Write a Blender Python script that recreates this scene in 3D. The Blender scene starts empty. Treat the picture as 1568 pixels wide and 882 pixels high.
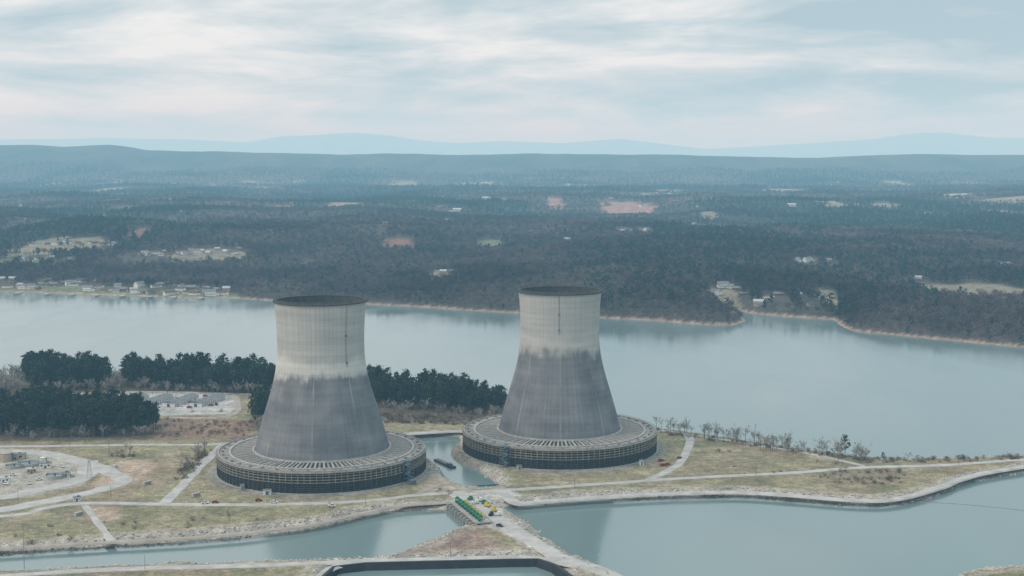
import bpy, math, random
import numpy as np
from mathutils import Vector
random.seed(7); RNG=np.random.default_rng(7)
scn=bpy.context.scene
scn.view_settings.view_transform='Standard'; scn.view_settings.look='None'; scn.view_settings.exposure=0
# ------------------------------------------------------------------ survey
F=2100.0; CAMZ=250.0; TH=math.atan(209/F); CT,ST=math.cos(TH),math.sin(TH)
def G(u,v,z=0.0):
    """plan position on the level z of a point surveyed from the photograph"""
    a=(u-784)/F; b=(441-v)/F
    dy=CT+b*ST; dz=-ST+b*CT
    t=(z-CAMZ)/dz
    return (a*t,dy*t)
def GP(pts,z=0.0): return np.array([G(u,v,z) for u,v in pts])
# ------------------------------------------------------------------ noise
_T=RNG.random((256,256))
def vn(x,y,s,seed=0):
    X=x/s+seed*17.3; Y=y/s+seed*9.7
    ix=np.floor(X).astype(np.int64); iy=np.floor(Y).astype(np.int64)
    fx=X-ix; fy=Y-iy; fx=fx*fx*(3-2*fx); fy=fy*fy*(3-2*fy)
    a=_T[ix&255,iy&255]; b=_T[(ix+1)&255,iy&255]; c=_T[ix&255,(iy+1)&255]; d=_T[(ix+1)&255,(iy+1)&255]
    return (a*(1-fx)+b*fx)*(1-fy)+(c*(1-fx)+d*fx)*fy
def fbm(x,y,s,seed=0,o=3):
    r=0;w=0;a=1.0
    for i in range(o):
        r=r+a*vn(x,y,s/(2**i),seed+i*3); w+=a; a*=.5
    return r/w
def ss(t): t=np.clip(t,0,1); return t*t*(3-2*t)
def polysd(P,x,y):
    """signed distance, positive outside"""
    n=len(P); d2=np.full(x.shape,1e18); ins=np.zeros(x.shape,bool)
    for i in range(n):
        ax,ay=P[i]; bx,by=P[(i+1)%n]
        ex,ey=bx-ax,by-ay; L=ex*ex+ey*ey+1e-9
        t=np.clip(((x-ax)*ex+(y-ay)*ey)/L,0,1)
        d2=np.minimum(d2,(x-ax-t*ex)**2+(y-ay-t*ey)**2)
        c=((ay>y)!=(by>y))
        if ay!=by: ins^= c&(x<(bx-ax)*(y-ay)/(by-ay)+ax)
    d=np.sqrt(d2)
    return np.where(ins,-d,d)
# ------------------------------------------------------------------ water bodies
far_shore=[(-1600,437),(-600,441),(0,447),(60,448),(120,451),(200,453),(300,457),(345,456),(425,461),(490,462),(560,466),(640,470),(700,474),(795,480),(860,483),(920,487),(1000,491),(1050,495),(1090,498),(1122,498),(1142,492),(1138,486),(1122,480),(1128,474),(1145,479),(1180,483),(1240,487),(1275,489),(1288,499),(1310,508),(1350,511),(1400,516),(1450,521),(1500,526),(1568,532),(1800,548),(2600,590)]
near_shore=[(2600,660),(1900,688),(1568,699),(1480,704),(1400,706),(1340,704),(1300,700),(1240,693),(1200,686),(1100,670),(1000,656),(920,648),(850,640),(780,625),(700,612),(570,600),(430,588),(200,577),(0,577),(-300,574),(-1600,560)]
river=GP(far_shore+near_shore)
chanB=GP([(632,671),(670,669),(704,669),(700,690),(712,706),(738,724),(763,743),(752,748),(716,748),(690,736),(662,716),(648,700),(650,685)],0)
canC=GP([(-700,890),(-300,866),(0,849),(100,841),(200,835),(300,828),(400,818),(470,811),(520,800),(560,791),(600,783),(650,780),(692,781),(706,792),(718,803),(700,811),(670,824),(640,836),(600,850),(560,857),(400,862),(230,866),(100,872),(0,878),(-300,898),(-700,930)])
canD=GP([(772,778),(800,773),(860,770),(930,764),(1000,763),(1060,761),(1130,760),(1170,763),(1200,766),(1300,773),(1345,774),(1385,771),(1420,764),(1450,752),(1475,741),(1500,735),(1568,723),(1700,705),(2600,670),(2600,835),(1700,852),(1600,861),(1568,865),(1500,873),(1450,884),(1400,1100),(1300,1300),(1060,1300),(1030,960),(985,905),(950,882),(915,864),(880,851),(850,836),(825,815),(800,797)])
pondE=GP([(505,884),(522,872),(560,867),(640,865),(700,863),(780,861),(822,861),(842,868),(860,884),(880,930),(860,1300),(300,1300),(470,930)])
WB=[river,chanB,canC,canD,pondE]
TL=(-147.5,1049.0); TR=(39.5,1124.0)
def water_sd(x,y):
    sd=np.full(x.shape,1000.0); m=y<4200
    if m.any():
        xs,ys=x[m],y[m]; s=np.full(xs.shape,1e9)
        jx=xs+ (fbm(xs,ys,14,5,2)-.5)*5; jy=ys+(fbm(xs,ys,14,8,2)-.5)*9
        for P in WB: s=np.minimum(s,polysd(P,jx,jy))
        sd[m]=s
    return sd
rx=np.array([-600,0,60,100,170,205,230,340,420,520,600,700,830,900,1000,1100,1250,1330,1400,1568,2200.])
rv=np.array([226,223,222,225,222,226,231,232,235,237,235,238,235,237,237,239,242,238,236,238,236.])
RX=(rx-784)/F*11800; RH=CAMZ+(232-rv)/F*11800
mx=np.array([-1000,-300,0,150,300,380,430,500,545,600,640,700,780,860,950,1000,1080,1160,1250,1330,1400,1440,1470,1520,1568,1800,2500.])
mv=np.array([214,206,214,212,214,218,209,206,203,208,214,219,216,219,213,219,228,224,218,213,203,202,206,211,212,208,220.])
MX=(mx-784)/F*46000; MH=CAMZ+(232-mv)/F*46000
def height(x,y,sd=None):
    x=np.asarray(x,float); y=np.asarray(y,float)
    if sd is None: sd=water_sd(x,y)
    near=y<1620
    hn=np.where(sd>0,4.0*ss(sd/11.0),-3*ss(-sd/8.0))+np.where(sd>10,(fbm(x,y,90,1)-.5)*.5*ss((sd-10)/20),0)
    dt=np.minimum(np.hypot(x-TL[0],y-TL[1]),np.hypot(x-TR[0],y-TR[1]))
    k=ss((95-dt)/10.0); hn=hn*(1-k)+4.0*k
    n1=fbm(x,y,620,2,3); n2=vn(x,y,230,4)
    ramp=ss(sd/260.0)*.6+ss(sd/60.)*.4
    fl=1-.45*ss((y-5500)/3000.)
    hf=np.where(sd>0,3.0*ss(sd/9.0)+ramp*fl*(3+np.clip(n1-.28,0,1)*112*(.55+.45*ss((y-2500)/900))+n2*13),-3*ss(-sd/8.0))
    r=ss((y-9000-500*(vn(x,y,1500,7)-.5))/2400.)*(1-.75*ss((y-12200)/3500.))
    rr=np.interp(x/np.maximum(y,1)*11800,RX,RH)+(fbm(x,y*.3,260,19,3)-.5)*16
    spur=1-.6*(1-ss((y-10600)/1200.))*fbm(x,y*.35,420,9,3)
    hf=hf*(1-r)+rr*r*spur
    m=np.exp(-((y-46000)/4200.)**2); mm=np.interp(x/np.maximum(y,1)*46000,MX,MH)*(.97+.06*fbm(x,y,1400,3,3))
    hf=np.where(y>20000,np.maximum(hf,mm*m),hf)
    return np.where(near,hn,hf)
def hz(x,y): return float(height(np.array([x]),np.array([y]))[0])
def surf(u,v):
    """first ground point along the line of sight of the survey"""
    a=(u-784)/F; b=(441-v)/F; t=np.geomspace(1500,14000,1400)
    X=a*t; Y=(CT+b*ST)*t; Zr=CAMZ+(-ST+b*CT)*t; h=height(X,Y); k=np.where(Zr<h)[0]; i=k[0] if len(k) else -1
    return float(X[i]),float(Y[i]),float(h[i])
# ------------------------------------------------------------------ materials
def nt(m): m.use_nodes=True; t=m.node_tree; t.nodes.clear(); return t,t.nodes,t.links
def mk(name,c1,c2=None,scale=.5,rough=.85,rnd=0.0,bump=0.0,metal=0,stretch=(1,1,1)):
    m=bpy.data.materials.new(name); t,N,L=nt(m)
    o=N.new('ShaderNodeOutputMaterial'); b=N.new('ShaderNodeBsdfPrincipled'); L.new(b.outputs[0],o.inputs[0])
    b.inputs['Roughness'].default_value=rough; b.inputs['Metallic'].default_value=metal
    b.inputs['Specular IOR Level'].default_value=.25
    c2=c2 or tuple(c*.75 for c in c1)
    tc=N.new('ShaderNodeTexCoord'); mp=N.new('ShaderNodeMapping'); mp.inputs['Scale'].default_value=stretch
    L.new(tc.outputs['Object'],mp.inputs[0])
    n=N.new('ShaderNodeTexNoise'); n.inputs['Scale'].default_value=scale; n.inputs['Detail'].default_value=4; L.new(mp.outputs[0],n.inputs['Vector'])
    r=N.new('ShaderNodeMapRange'); r.inputs[1].default_value=.35; r.inputs[2].default_value=.65; L.new(n.outputs[0],r.inputs[0])
    mx_=N.new('ShaderNodeMix'); mx_.data_type='RGBA'; mx_.inputs[6].default_value=(*c1,1); mx_.inputs[7].default_value=(*c2,1)
    L.new(r.outputs[0],mx_.inputs[0]); last=mx_.outputs[2]
    if rnd>0:
        oi=N.new('ShaderNodeObjectInfo'); rr_=N.new('ShaderNodeMapRange'); rr_.inputs[3].default_value=1-rnd; rr_.inputs[4].default_value=1+rnd
        L.new(oi.outputs['Random'],rr_.inputs[0]); val=rr_.outputs[0]
        if name.startswith('distant'):      # stands of trees differ in tone
            ns=N.new('ShaderNodeTexNoise'); ns.inputs['Scale'].default_value=.0035; ns.inputs['Detail'].default_value=3; L.new(oi.outputs['Location'],ns.inputs['Vector'])
            nr_=N.new('ShaderNodeMapRange'); nr_.inputs[1].default_value=.38; nr_.inputs[2].default_value=.64; nr_.inputs[3].default_value=.55; nr_.inputs[4].default_value=1.45; L.new(ns.outputs[0],nr_.inputs[0])
            mm=N.new('ShaderNodeMath'); mm.operation='MULTIPLY'; L.new(val,mm.inputs[0]); L.new(nr_.outputs[0],mm.inputs[1]); val=mm.outputs[0]
        hs=N.new('ShaderNodeHueSaturation'); L.new(val,hs.inputs['Value']); L.new(last,hs.inputs['Color']); last=hs.outputs[0]
    L.new(last,b.inputs['Base Color'])
    return m
M={}
M['gravel']=mk('gravel_road_mat',(.47,.46,.44),(.35,.34,.32),.12,.95)
M['track']=mk('dirt_track_mat',(.39,.35,.30),(.29,.26,.22),.12,.95)
M['conc']=mk('concrete_mat',(.40,.39,.36),(.30,.29,.27),.2)
M['deck']=mk('weathered_deck_mat',(.33,.305,.27),(.22,.205,.185),.15)
M['beam']=mk('pale_beam_mat',(.44,.43,.40),(.32,.31,.29),.3)
M['louver']=mk('dark_louver_mat',(.026,.030,.034),(.014,.018,.022),.3,.7)
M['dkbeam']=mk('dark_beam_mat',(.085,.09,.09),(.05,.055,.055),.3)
M['timber']=mk('timber_band_mat',(.30,.28,.23),(.20,.185,.155),.25)
M['steel']=mk('steel_mat',(.15,.165,.175),(.09,.10,.11),1,.5,metal=.3)
M['blue']=mk('blue_steel_mat',(.10,.19,.23),(.07,.13,.16),1,.6)
M['white']=mk('white_paint_mat',(.72,.72,.70),(.55,.55,.53),.6,.6)
M['black']=mk('black_liner_mat',(.02,.024,.03),(.012,.014,.018),.2,.5)
M['pine']=mk('pine_foliage_mat',(.038,.062,.044),(.014,.028,.021),.35,.9,rnd=.45)
M['bark']=mk('bark_mat',(.19,.165,.14),(.11,.095,.08),.6,.95)
M['twig']=mk('bare_twig_mat',(.40,.37,.34),(.20,.185,.17),.4,.95,rnd=.3)
M['ftwig']=mk('distant_bare_crown_mat',(.135,.112,.106),(.062,.053,.052),.25,.95,rnd=.5)
M['fpine']=mk('distant_pine_crown_mat',(.030,.062,.048),(.015,.032,.027),.3,.95,rnd=.4)
M['scrub']=mk('scrub_mat',(.18,.145,.105),(.11,.085,.065),.5,.95,rnd=.3)
M['rock']=mk('riprap_rock_mat',(.50,.47,.42),(.30,.28,.25),.5,.95,rnd=.3)
M['glass']=mk('window_glass_mat',(.03,.04,.05),(.02,.03,.035),1,.15)
M['rubber']=mk('rubber_mat',(.02,.02,.02),(.015,.015,.015),1,.8)
M['red']=mk('red_car_paint_mat',(.30,.03,.04),(.25,.025,.035),1,.35)
M['carw']=mk('white_car_paint_mat',(.75,.75,.75),(.7,.7,.7),1,.35)
M['carb']=mk('black_car_paint_mat',(.02,.02,.025),(.025,.025,.03),1,.35)
M['green']=mk('green_machine_mat',(.02,.20,.10),(.015,.14,.07),.8,.6)
M['yellow']=mk('yellow_machine_mat',(.60,.50,.05),(.48,.38,.04),.8,.6)
M['roofg']=mk('grey_roof_mat',(.20,.21,.22),(.13,.135,.145),.3,.7)
M['roofb']=mk('brown_roof_mat',(.13,.09,.07),(.09,.065,.05),.4,.9)
M['roofl']=mk('light_roof_mat',(.45,.46,.47),(.36,.37,.38),.3,.6)
M['wallw']=mk('white_siding_mat',(.76,.75,.72),(.62,.61,.58),.4,.8)
M['wallt']=mk('tan_siding_mat',(.45,.39,.32),(.36,.31,.25),.4,.85)
M['wallb']=mk('brick_mat',(.25,.12,.09),(.19,.09,.07),.6,.9)
# ------------------------------------------------------------------ mesh builder
class MB:
    def __init__(s): s.v=[];s.f=[];s.m=[];s.mats=[]
    def mi(s,k):
        if k not in s.mats: s.mats.append(k)
        return s.mats.index(k)
    def add(s,vs,fs,k):
        o=len(s.v); s.v+= [tuple(p) for p in vs]; i=s.mi(k)
        for f in fs: s.f.append([a+o for a in f]); s.m.append(i)
    def box(s,c,d,k,rz=0.0,taper=1.0):
        cs,sn=math.cos(rz),math.sin(rz); vs=[]
        for z in(-.5,.5):
            q=taper if z>0 else 1
            for x,y in((-.5,-.5),(.5,-.5),(.5,.5),(-.5,.5)):
                X,Y=x*d[0]*q,y*d[1]*q; vs.append((c[0]+X*cs-Y*sn,c[1]+X*sn+Y*cs,c[2]+z*d[2]))
        s.add(vs,[(3,2,1,0),(4,5,6,7),(0,1,5,4),(1,2,6,5),(2,3,7,6),(3,0,4,7)],k)
    def cone(s,a,b,r0,r1,k,n=5,cap=False):
        a=Vector(a);b=Vector(b);d=(b-a)
        if d.length<1e-6: return
        d.normalize(); u=d.orthogonal().normalized(); w=d.cross(u); vs=[]
        for p,r in((a,r0),(b,r1)):
            for i in range(n):
                t=2*math.pi*i/n; vs.append(p+u*(r*math.cos(t))+w*(r*math.sin(t)))
        fs=[(i,(i+1)%n,n+(i+1)%n,n+i) for i in range(n)]
        if cap: fs+=[tuple(range(n))[::-1],tuple(range(n,2*n))]
        s.add(vs,fs,k)
    def ring(s,prof,k,n=128,closed=False,cx=0,cy=0):
        vs=[];m=len(prof)
        for i in range(n):
            t=2*math.pi*i/n
            for r,z in prof: vs.append((cx+r*math.cos(t),cy+r*math.sin(t),z))
        fs=[]
        for i in range(n):
            j=(i+1)%n
            for q in range(m if closed else m-1):
                p=(q+1)%m; fs.append((i*m+q,j*m+q,j*m+p,i*m+p))
        s.add(vs,fs,k)
    def rbox(s,r0,r1,z0,z1,t,w,k,w1=None,z0b=None,z1b=None):
        """radial bar between r0 and r1 at azimuth t"""
        w1=w if w1 is None else w1; z0b=z0 if z0b is None else z0b; z1b=z1 if z1b is None else z1b
        c,sn=math.cos(t),math.sin(t); vs=[]
        for r,ww,za,zb in((r0,w,z0,z1),(r1,w1,z0b,z1b)):
            for q,z in((-.5,za),(.5,za),(.5,zb),(-.5,zb)):
                vs.append((r*c-q*ww*sn,r*sn+q*ww*c,z))
        s.add(vs,[(0,3,2,1),(4,5,6,7),(0,1,5,4),(1,2,6,5),(2,3,7,6),(3,0,4,7)],k)
    def prism(s,poly,w,k,axis='y',c=(0,0,0)):
        n=len(poly); vs=[(c[0]+x,c[1]-w/2,c[2]+z) for x,z in poly]+[(c[0]+x,c[1]+w/2,c[2]+z) for x,z in poly]
        s.add(vs,[tuple(range(n)),tuple(range(2*n-1,n-1,-1))]+[(i,n+i,n+(i+1)%n,(i+1)%n) for i in range(n)],k)
    def mesh(s,name):
        me=bpy.data.meshes.new(name); me.from_pydata(s.v,[],s.f); 
        for k in s.mats: me.materials.append(M[k])
        me.polygons.foreach_set('material_index',s.m); me.update(); return me
    def obj(s,name,loc=(0,0,0),rz=0,parent=None,link=True):
        o=bpy.data.objects.new(name,s.mesh(name)); o.location=loc; o.rotation_euler=(0,0,rz)
        if link: scn.collection.objects.link(o)
        if parent: o.parent=parent
        return o
def smooth(o):
    o.data.polygons.foreach_set('use_smooth',[True]*len(o.data.polygons))
def empty(name,loc=(0,0,0),rz=0):
    o=bpy.data.objects.new(name,None); o.location=loc; o.rotation_euler=(0,0,rz); o.empty_display_size=5; scn.collection.objects.link(o); return o
# ------------------------------------------------------------------ terrain
ys=[500.0]
while ys[-1]<1720: ys.append(ys[-1]*1.0027)
while ys[-1]<13500: ys.append(ys[-1]*1.004)
while ys[-1]<72000: ys.append(ys[-1]*1.02)
ys=np.array(ys); ts=np.arange(-.75,.7501,.0024)
YY,TT=np.meshgrid(ys,ts,indexing='ij'); XX=(YY*TT).ravel(); YYr=YY.ravel()
SD=water_sd(XX,YYr); ZZ=height(XX,YYr,SD)
NX=len(ts);NY=len(ys)
# fields : (u,v,w,h,colour[,raggedness])
BR=(.20,.115,.092); TN=(.215,.19,.14); GN=(.15,.165,.105); PK=(.30,.19,.155); PL=(.34,.32,.26)
fields=[(228,353,36,5,BR),(135,334,45,5,TN),(78,329,40,5,BR),(612,373,54,6,BR,.8),(752,376,46,10,GN,.8),(958,318,88,8,PK,.8),(1490,446,190,26,TN,.6),(1436,452,70,12,BR,.6),(335,388,100,6,TN),(90,372,150,6,TN),(50,392,80,3,GN),(1530,326,70,4,PK),(1018,291,60,3,PL),(905,290,36,3,PL),(1460,299,50,3,PL),(1395,297,18,3,PL),(1215,293,60,3,PL),(405,295,30,2,PK),(620,283,50,3,TN),(850,307,30,2,PK),(1340,312,40,2,TN),(1260,447,36,4,TN),(1110,446,40,4,TN),(1530,408,40,4,TN),(260,305,40,2,TN),(1080,325,30,2,TN),(100,443,330,6,GN),(300,447,120,6,GN),(480,400,30,2,GN),(730,282,50,2,PL),(1330,292,44,2,TN),(430,318,40,2,BR),(980,352,30,2,TN),(680,418,44,3,TN)]
FE=[]
for f_ in fields:
    u,v,w,h,c=f_[:5]; rag=f_[5] if len(f_)>5 else 1.5
    x,y,z=surf(u,v); dv=y*y/(F*max(250-z,150))      # metres of plan per unit of survey height
    yb=y+h/2*dv; yf=y-h/2*dv-(14 if rag<.7 else 7)*y/max(250-z,150)    # the near part lies behind a screen of trees
    FE.append((x,(yb+yf)/2,w/2*y/F,max((yb-yf)/2,20),c,rag))
def field_mask(x,y,f):
    q=np.maximum(np.abs((x-f[0])/f[2]),np.abs((y-f[1])/f[3]))*.4+.65*np.sqrt(((x-f[0])/f[2])**2+((y-f[1])/f[3])**2)
    q=q+(fbm(x,y,max(f[2],40)*.5,11,3)-.5)*f[5]
    return q
# near zones
Z=lambda pts:GP(pts,4.0)
z_park=Z([(182,603),(270,601),(362,604),(368,620),(352,634),(250,636),(200,628)])
z_plant=Z([(-400,688),(0,686),(70,690),(125,706),(150,722),(120,742),(50,758),(-400,790)])
z_gate=Z([(688,757),(775,748),(800,757),(768,777),(830,815),(900,858),(880,866),(830,848),(768,815),(735,805),(705,776)])
z_tri=Z([(600,850),(665,826),(712,806),(735,812),(775,848),(700,853)])
z_red=Z([(238,640),(300,636),(392,645),(380,672),(238,674)])
z_d1=Z([(140,748),(170,706),(225,704),(240,715),(205,740)]); z_d2=Z([(130,776),(185,776),(190,794),(150,803)])
z_d3=Z([(815,856),(845,855),(872,868),(850,874)]); z_pen=Z([(650,722),(672,722),(705,748),(640,757)])
z_scrub=Z([(1255,722),(1390,720),(1380,742),(1265,742)])
z_fore=[Z([(-600,560),(0,565),(430,580),(432,603),(160,600),(0,606),(-600,610)]),Z([(-600,632),(0,632),(150,632),(240,645),(240,672),(100,676),(0,676),(-600,680)]),Z([(560,598),(780,622),(800,642),(700,650),(560,640)]),Z([(380,635),(420,632),(420,662),(385,660)])]
col=np.zeros((len(XX),3)); nr=YYr<1620
def lay(mask,c):
    global col
    mask=np.clip(mask,0,1)[:,None]; col=col*(1-mask)+np.array(c)*mask
# far base: woodland floor
n=fbm(XX,YYr,400,21,4)[:,None]
col[:]=np.array((.070,.062,.056))*(1-n)+np.array((.112,.096,.084))*n
def evf(x,y): return ss((fbm(x,y*.7,520,31,4)-.52)/.09)*(.3+.7*ss((y-2700)/900))
lay(evf(XX,YYr)*.75*(YYr>1700),(.030,.056,.042))
rd=ss((YYr-9600)/800); lay(rd*.7,(.035,.048,.044))
lay(rd*ss((fbm(XX,YYr*.4,500,77,4)-.45)/.12)*.4,(.085,.08,.07)); lay(rd*ss((fbm(XX,YYr*.3,200,78,3)-.5)/.1)*.5,(.02,.032,.028))
for f in FE:
    m=(np.abs(XX-f[0])<f[2]*2)&(np.abs(YYr-f[1])<f[3]*2)
    if m.any():
        q=np.full(XX.shape,9.); q[m]=field_mask(XX[m],YYr[m],f)
        lay((1.05-q)/.15,f[4])
# small scattered clearings beyond 4 km
CLR=lambda x,y: fbm(x,y*.45,190,41,3)
sc=ss((CLR(XX,YYr)-.70)/.03)*ss((YYr-4300)/800)*(YYr<9500); lay(sc*.9,(.26,.23,.17))
fs=(YYr>1620)&(SD<5); lay(fs*.9,(.33,.25,.195))
# near
ni=np.where(nr)[0]; xn,yn,sn_=XX[ni],YYr[ni],SD[ni]
def layn(mask,c):
    a=np.clip(mask,0,1)[:,None]; col[ni]=col[ni]*(1-a)+np.array(c)*a
g=fbm(xn,yn,45,51,4); g2=fbm(xn,yn,16,52,3)
cn=np.array((.205,.192,.112))[None]*(1-g[:,None])+np.array((.285,.248,.168))[None]*g[:,None]; col[ni]=cn
layn(ss((g2-.58)/.12)*.5,(.33,.27,.20)); layn(ss((fbm(xn,yn,30,53,3)-.58)/.1)*.5,(.145,.150,.088))
layn(ss((fbm(xn,yn*.6,70,57,3)-.53)/.1)*.5,(.24,.18,.13))
def soft(P,w=6): return np.clip(.5-polysd(P,xn,yn)/w+(g2-.5)*1.2,0,1)
for P in z_fore: layn(soft(P,10)*.85,(.12,.10,.08))
layn(soft(z_red)*.75,(.22,.14,.11)); layn(soft(z_park,3),(.40,.39,.37)); layn(soft(z_plant,8)*.6,(.42,.40,.37))
layn(soft(z_d1)*.8,(.40,.31,.24)); layn(soft(z_d2)*.8,(.38,.30,.23)); layn(soft(z_pen)*.7,(.38,.31,.25))
layn(soft(z_scrub,14)*.6,(.22,.17,.13)); layn(soft(z_tri),(.27,.20,.16)); layn(soft(z_gate,4),(.43,.41,.38)); layn(soft(z_d3),(.50,.28,.17))
dt=np.minimum(np.hypot(xn-TL[0],yn-TL[1]),np.hypot(xn-TR[0],yn-TR[1]))
layn(ss((91-dt)/4+(g2-.5)),(.27,.25,.22))
layn(((sn_<12)&(sn_>-12))*ss((13-sn_)/4.),(.36,.33,.285)); layn((np.abs(sn_-15)<2.5)*.5*(yn<1000),(.38,.345,.29))
layn((sn_<1.2)*.8,(.20,.18,.15))
col*= (0.82+.36*vn(XX,YYr,7,61))[:,None]
me=bpy.data.meshes.new('terrain_ground'); nv=len(XX)
me.vertices.add(nv); me.vertices.foreach_set('co',np.stack([XX,YYr,ZZ],1).astype(np.float32).ravel())
I,J=np.meshgrid(np.arange(NY-1),np.arange(NX-1),indexing='ij'); a=(I*NX+J).ravel()
q=np.stack([a,a+1,a+NX+1,a+NX],1).astype(np.int32); nf=len(q)
me.loops.add(nf*4); me.loops.foreach_set('vertex_index',q.ravel()); me.polygons.add(nf)
me.polygons.foreach_set('loop_start',np.arange(nf,dtype=np.int32)*4); me.update(calc_edges=True)
me.polygons.foreach_set('use_smooth',np.ones(nf,bool))
ca=me.color_attributes.new('ground_col','FLOAT_COLOR','POINT'); ca.data.foreach_set('color',np.concatenate([col,np.ones((nv,1))],1).astype(np.float32).ravel())
m=bpy.data.materials.new('ground_mat'); t,N,L=nt(m)
o=N.new('ShaderNodeOutputMaterial'); b=N.new('ShaderNodeBsdfPrincipled'); L.new(b.outputs[0],o.inputs[0]); b.inputs['Roughness'].default_value=.95; b.inputs['Specular IOR Level'].default_value=.1
at=N.new('ShaderNodeVertexColor'); at.layer_name='ground_col'; ge=N.new('ShaderNodeNewGeometry')
last=at.outputs[0]
for sc_,lo,hi in((.9,.70,1.30),(.22,.8,1.2),(.04,.86,1.14)):
    n1=N.new('ShaderNodeTexNoise'); n1.inputs['Scale'].default_value=sc_; n1.inputs['Detail'].default_value=4; L.new(ge.outputs['Position'],n1.inputs['Vector'])
    r=N.new('ShaderNodeMapRange'); r.inputs[1].default_value=.35; r.inputs[2].default_value=.65; r.inputs[3].default_value=lo; r.inputs[4].default_value=hi; L.new(n1.outputs[0],r.inputs[0])
    vm=N.new('ShaderNodeVectorMath'); vm.operation='SCALE'; L.new(last,vm.inputs[0]); L.new(r.outputs[0],vm.inputs['Scale']); last=vm.outputs[0]
L.new(last,b.inputs['Base Color'])
me.materials.append(m); to=bpy.data.objects.new('terrain_ground',me); scn.collection.objects.link(to)
# ------------------------------------------------------------------ water
m=bpy.data.materials.new('lake_water_mat'); M['water']=m; t,N,L=nt(m)
o=N.new('ShaderNodeOutputMaterial'); b=N.new('ShaderNodeBsdfPrincipled'); L.new(b.outputs[0],o.inputs[0])
ge=N.new('ShaderNodeNewGeometry')
mp=N.new('ShaderNodeMapping'); mp.inputs['Scale'].default_value=(.012,.004,1); L.new(ge.outputs['Position'],mp.inputs[0])
n1=N.new('ShaderNodeTexNoise'); n1.inputs['Scale'].default_value=1; n1.inputs['Detail'].default_value=6; n1.inputs['Distortion'].default_value=.6; L.new(mp.outputs[0],n1.inputs['Vector'])
mx_=N.new('ShaderNodeMix'); mx_.data_type='RGBA'; mx_.inputs[6].default_value=(.130,.195,.195,1); mx_.inputs[7].default_value=(.180,.250,.250,1)
L.new(n1.outputs[0],mx_.inputs[0]); L.new(mx_.outputs[2],b.inputs['Base Color'])
r=N.new('ShaderNodeMapRange'); r.inputs[1].default_value=.35; r.inputs[2].default_value=.65; r.inputs[3].default_value=.08; r.inputs[4].default_value=.19; L.new(n1.outputs[0],r.inputs[0]); L.new(r.outputs[0],b.inputs['Roughness'])
b.inputs['IOR'].default_value=1.36; b.inputs['Specular IOR Level'].default_value=1.0
n2=N.new('ShaderNodeTexNoise'); n2.inputs['Scale'].default_value=.35; n2.inputs['Detail'].default_value=3; L.new(ge.outputs['Position'],n2.inputs['Vector'])
bp=N.new('ShaderNodeBump'); bp.inputs['Strength'].default_value=.25; bp.inputs['Distance'].default_value=.22; L.new(n2.outputs[0],bp.inputs['Height']); L.new(bp.outputs[0],b.inputs['Normal'])
w=MB(); w.add([(-5000,450,0),(5000,450,0),(5000,4300,0),(-5000,4300,0)],[(0,1,2,3)],'water'); w.obj('lake_water')
# ------------------------------------------------------------------ roads
RI=[0]
def road(name,pts,width,mat='gravel',zb=4.0,step=5.0):
    P=GP(pts,zb); out=[P[0]]
    Q=np.vstack([2*P[0]-P[1],P,2*P[-1]-P[-2]])
    for i in range(1,len(Q)-2):
        p0,p1,p2,p3=Q[i-1],Q[i],Q[i+1],Q[i+2]; k=max(2,int(np.hypot(*(p2-p1))/step))
        for s in range(1,k+1):
            t=s/k; out.append(.5*((2*p1)+(-p0+p2)*t+(2*p0-5*p1+4*p2-p3)*t*t+(-p0+3*p1-3*p2+p3)*t**3))
    A=np.array(out); T=np.gradient(A,axis=0); T/=np.linalg.norm(T,axis=1)[:,None]+1e-9; Nn=np.stack([-T[:,1],T[:,0]],1)
    RI[0]+=1; h=np.maximum(height(A[:,0],A[:,1]),3.7)+.22+RI[0]*.012
    wl=width/2*(.8+.5*vn(A[:,0],A[:,1],14,3)); wr=width/2*(.8+.5*vn(A[:,0],A[:,1],14,6))
    mb=MB(); vs=[]; n=len(A)
    for i in range(n):
        l=A[i]+Nn[i]*wl[i]; r=A[i]-Nn[i]*wr[i]; l2=A[i]+Nn[i]*(wl[i]+1.0); r2=A[i]-Nn[i]*(wr[i]+1.0)
        vs+=[(l2[0],l2[1],h[i]-.9),(l[0],l[1],h[i]),(r[0],r[1],h[i]),(r2[0],r2[1],h[i]-.9)]
    fs=[]
    for i in range(n-1):
        for k in range(3): fs.append((i*4+k,i*4+k+1,i*4+4+k+1,i*4+4+k)[::-1])
    mb.add(vs,fs,mat); return mb.obj(name)
road('gravel_road',[(-300,800),(0,791),(70,778),(130,771),(250,772),(330,773),(450,772),(560,767),(640,758),(700,754),(760,751),(850,746),(950,739),(1050,732),(1200,725),(1320,716),(1450,712),(1568,704),(1800,694)],6)
road('gravel_road',[(250,772),(275,748),(305,716),(332,689),(345,680)],7)
road('gravel_road',[(-300,688),(0,684),(100,683),(200,681),(330,680),(400,669)],5)
road('gravel_road',[(-300,612),(0,606),(150,602),(240,600),(400,604)],5)
road('gravel_road',[(-200,694),(0,692),(60,694),(115,704),(158,718),(190,735),(160,748),(120,758),(60,770),(0,781),(-200,800)],13)
road('gravel_road',[(-200,770),(0,762),(50,752),(105,740),(132,728),(134,706)],13)
road('dirt_track',[(0,716),(50,720),(90,722),(130,730)],5,'track')
road('gravel_road',[(1002,659),(1030,661),(1054,668),(1054,685),(1042,708),(1018,724),(990,736)],6)
road('gravel_road',[(1050,665),(1100,672),(1150,680),(1250,697),(1325,714)],4)
road('gravel_road',[(700,754),(722,772),(768,800),(815,828),(870,858),(915,872),(960,895),(1000,930)],11)
road('gravel_road',[(765,752),(790,768),(800,770)],8)
road('gravel_road',[(-100,890),(100,876),(230,870),(400,866),(500,861),(600,857),(700,855),(800,853),(850,858),(890,868)],6)
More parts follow.
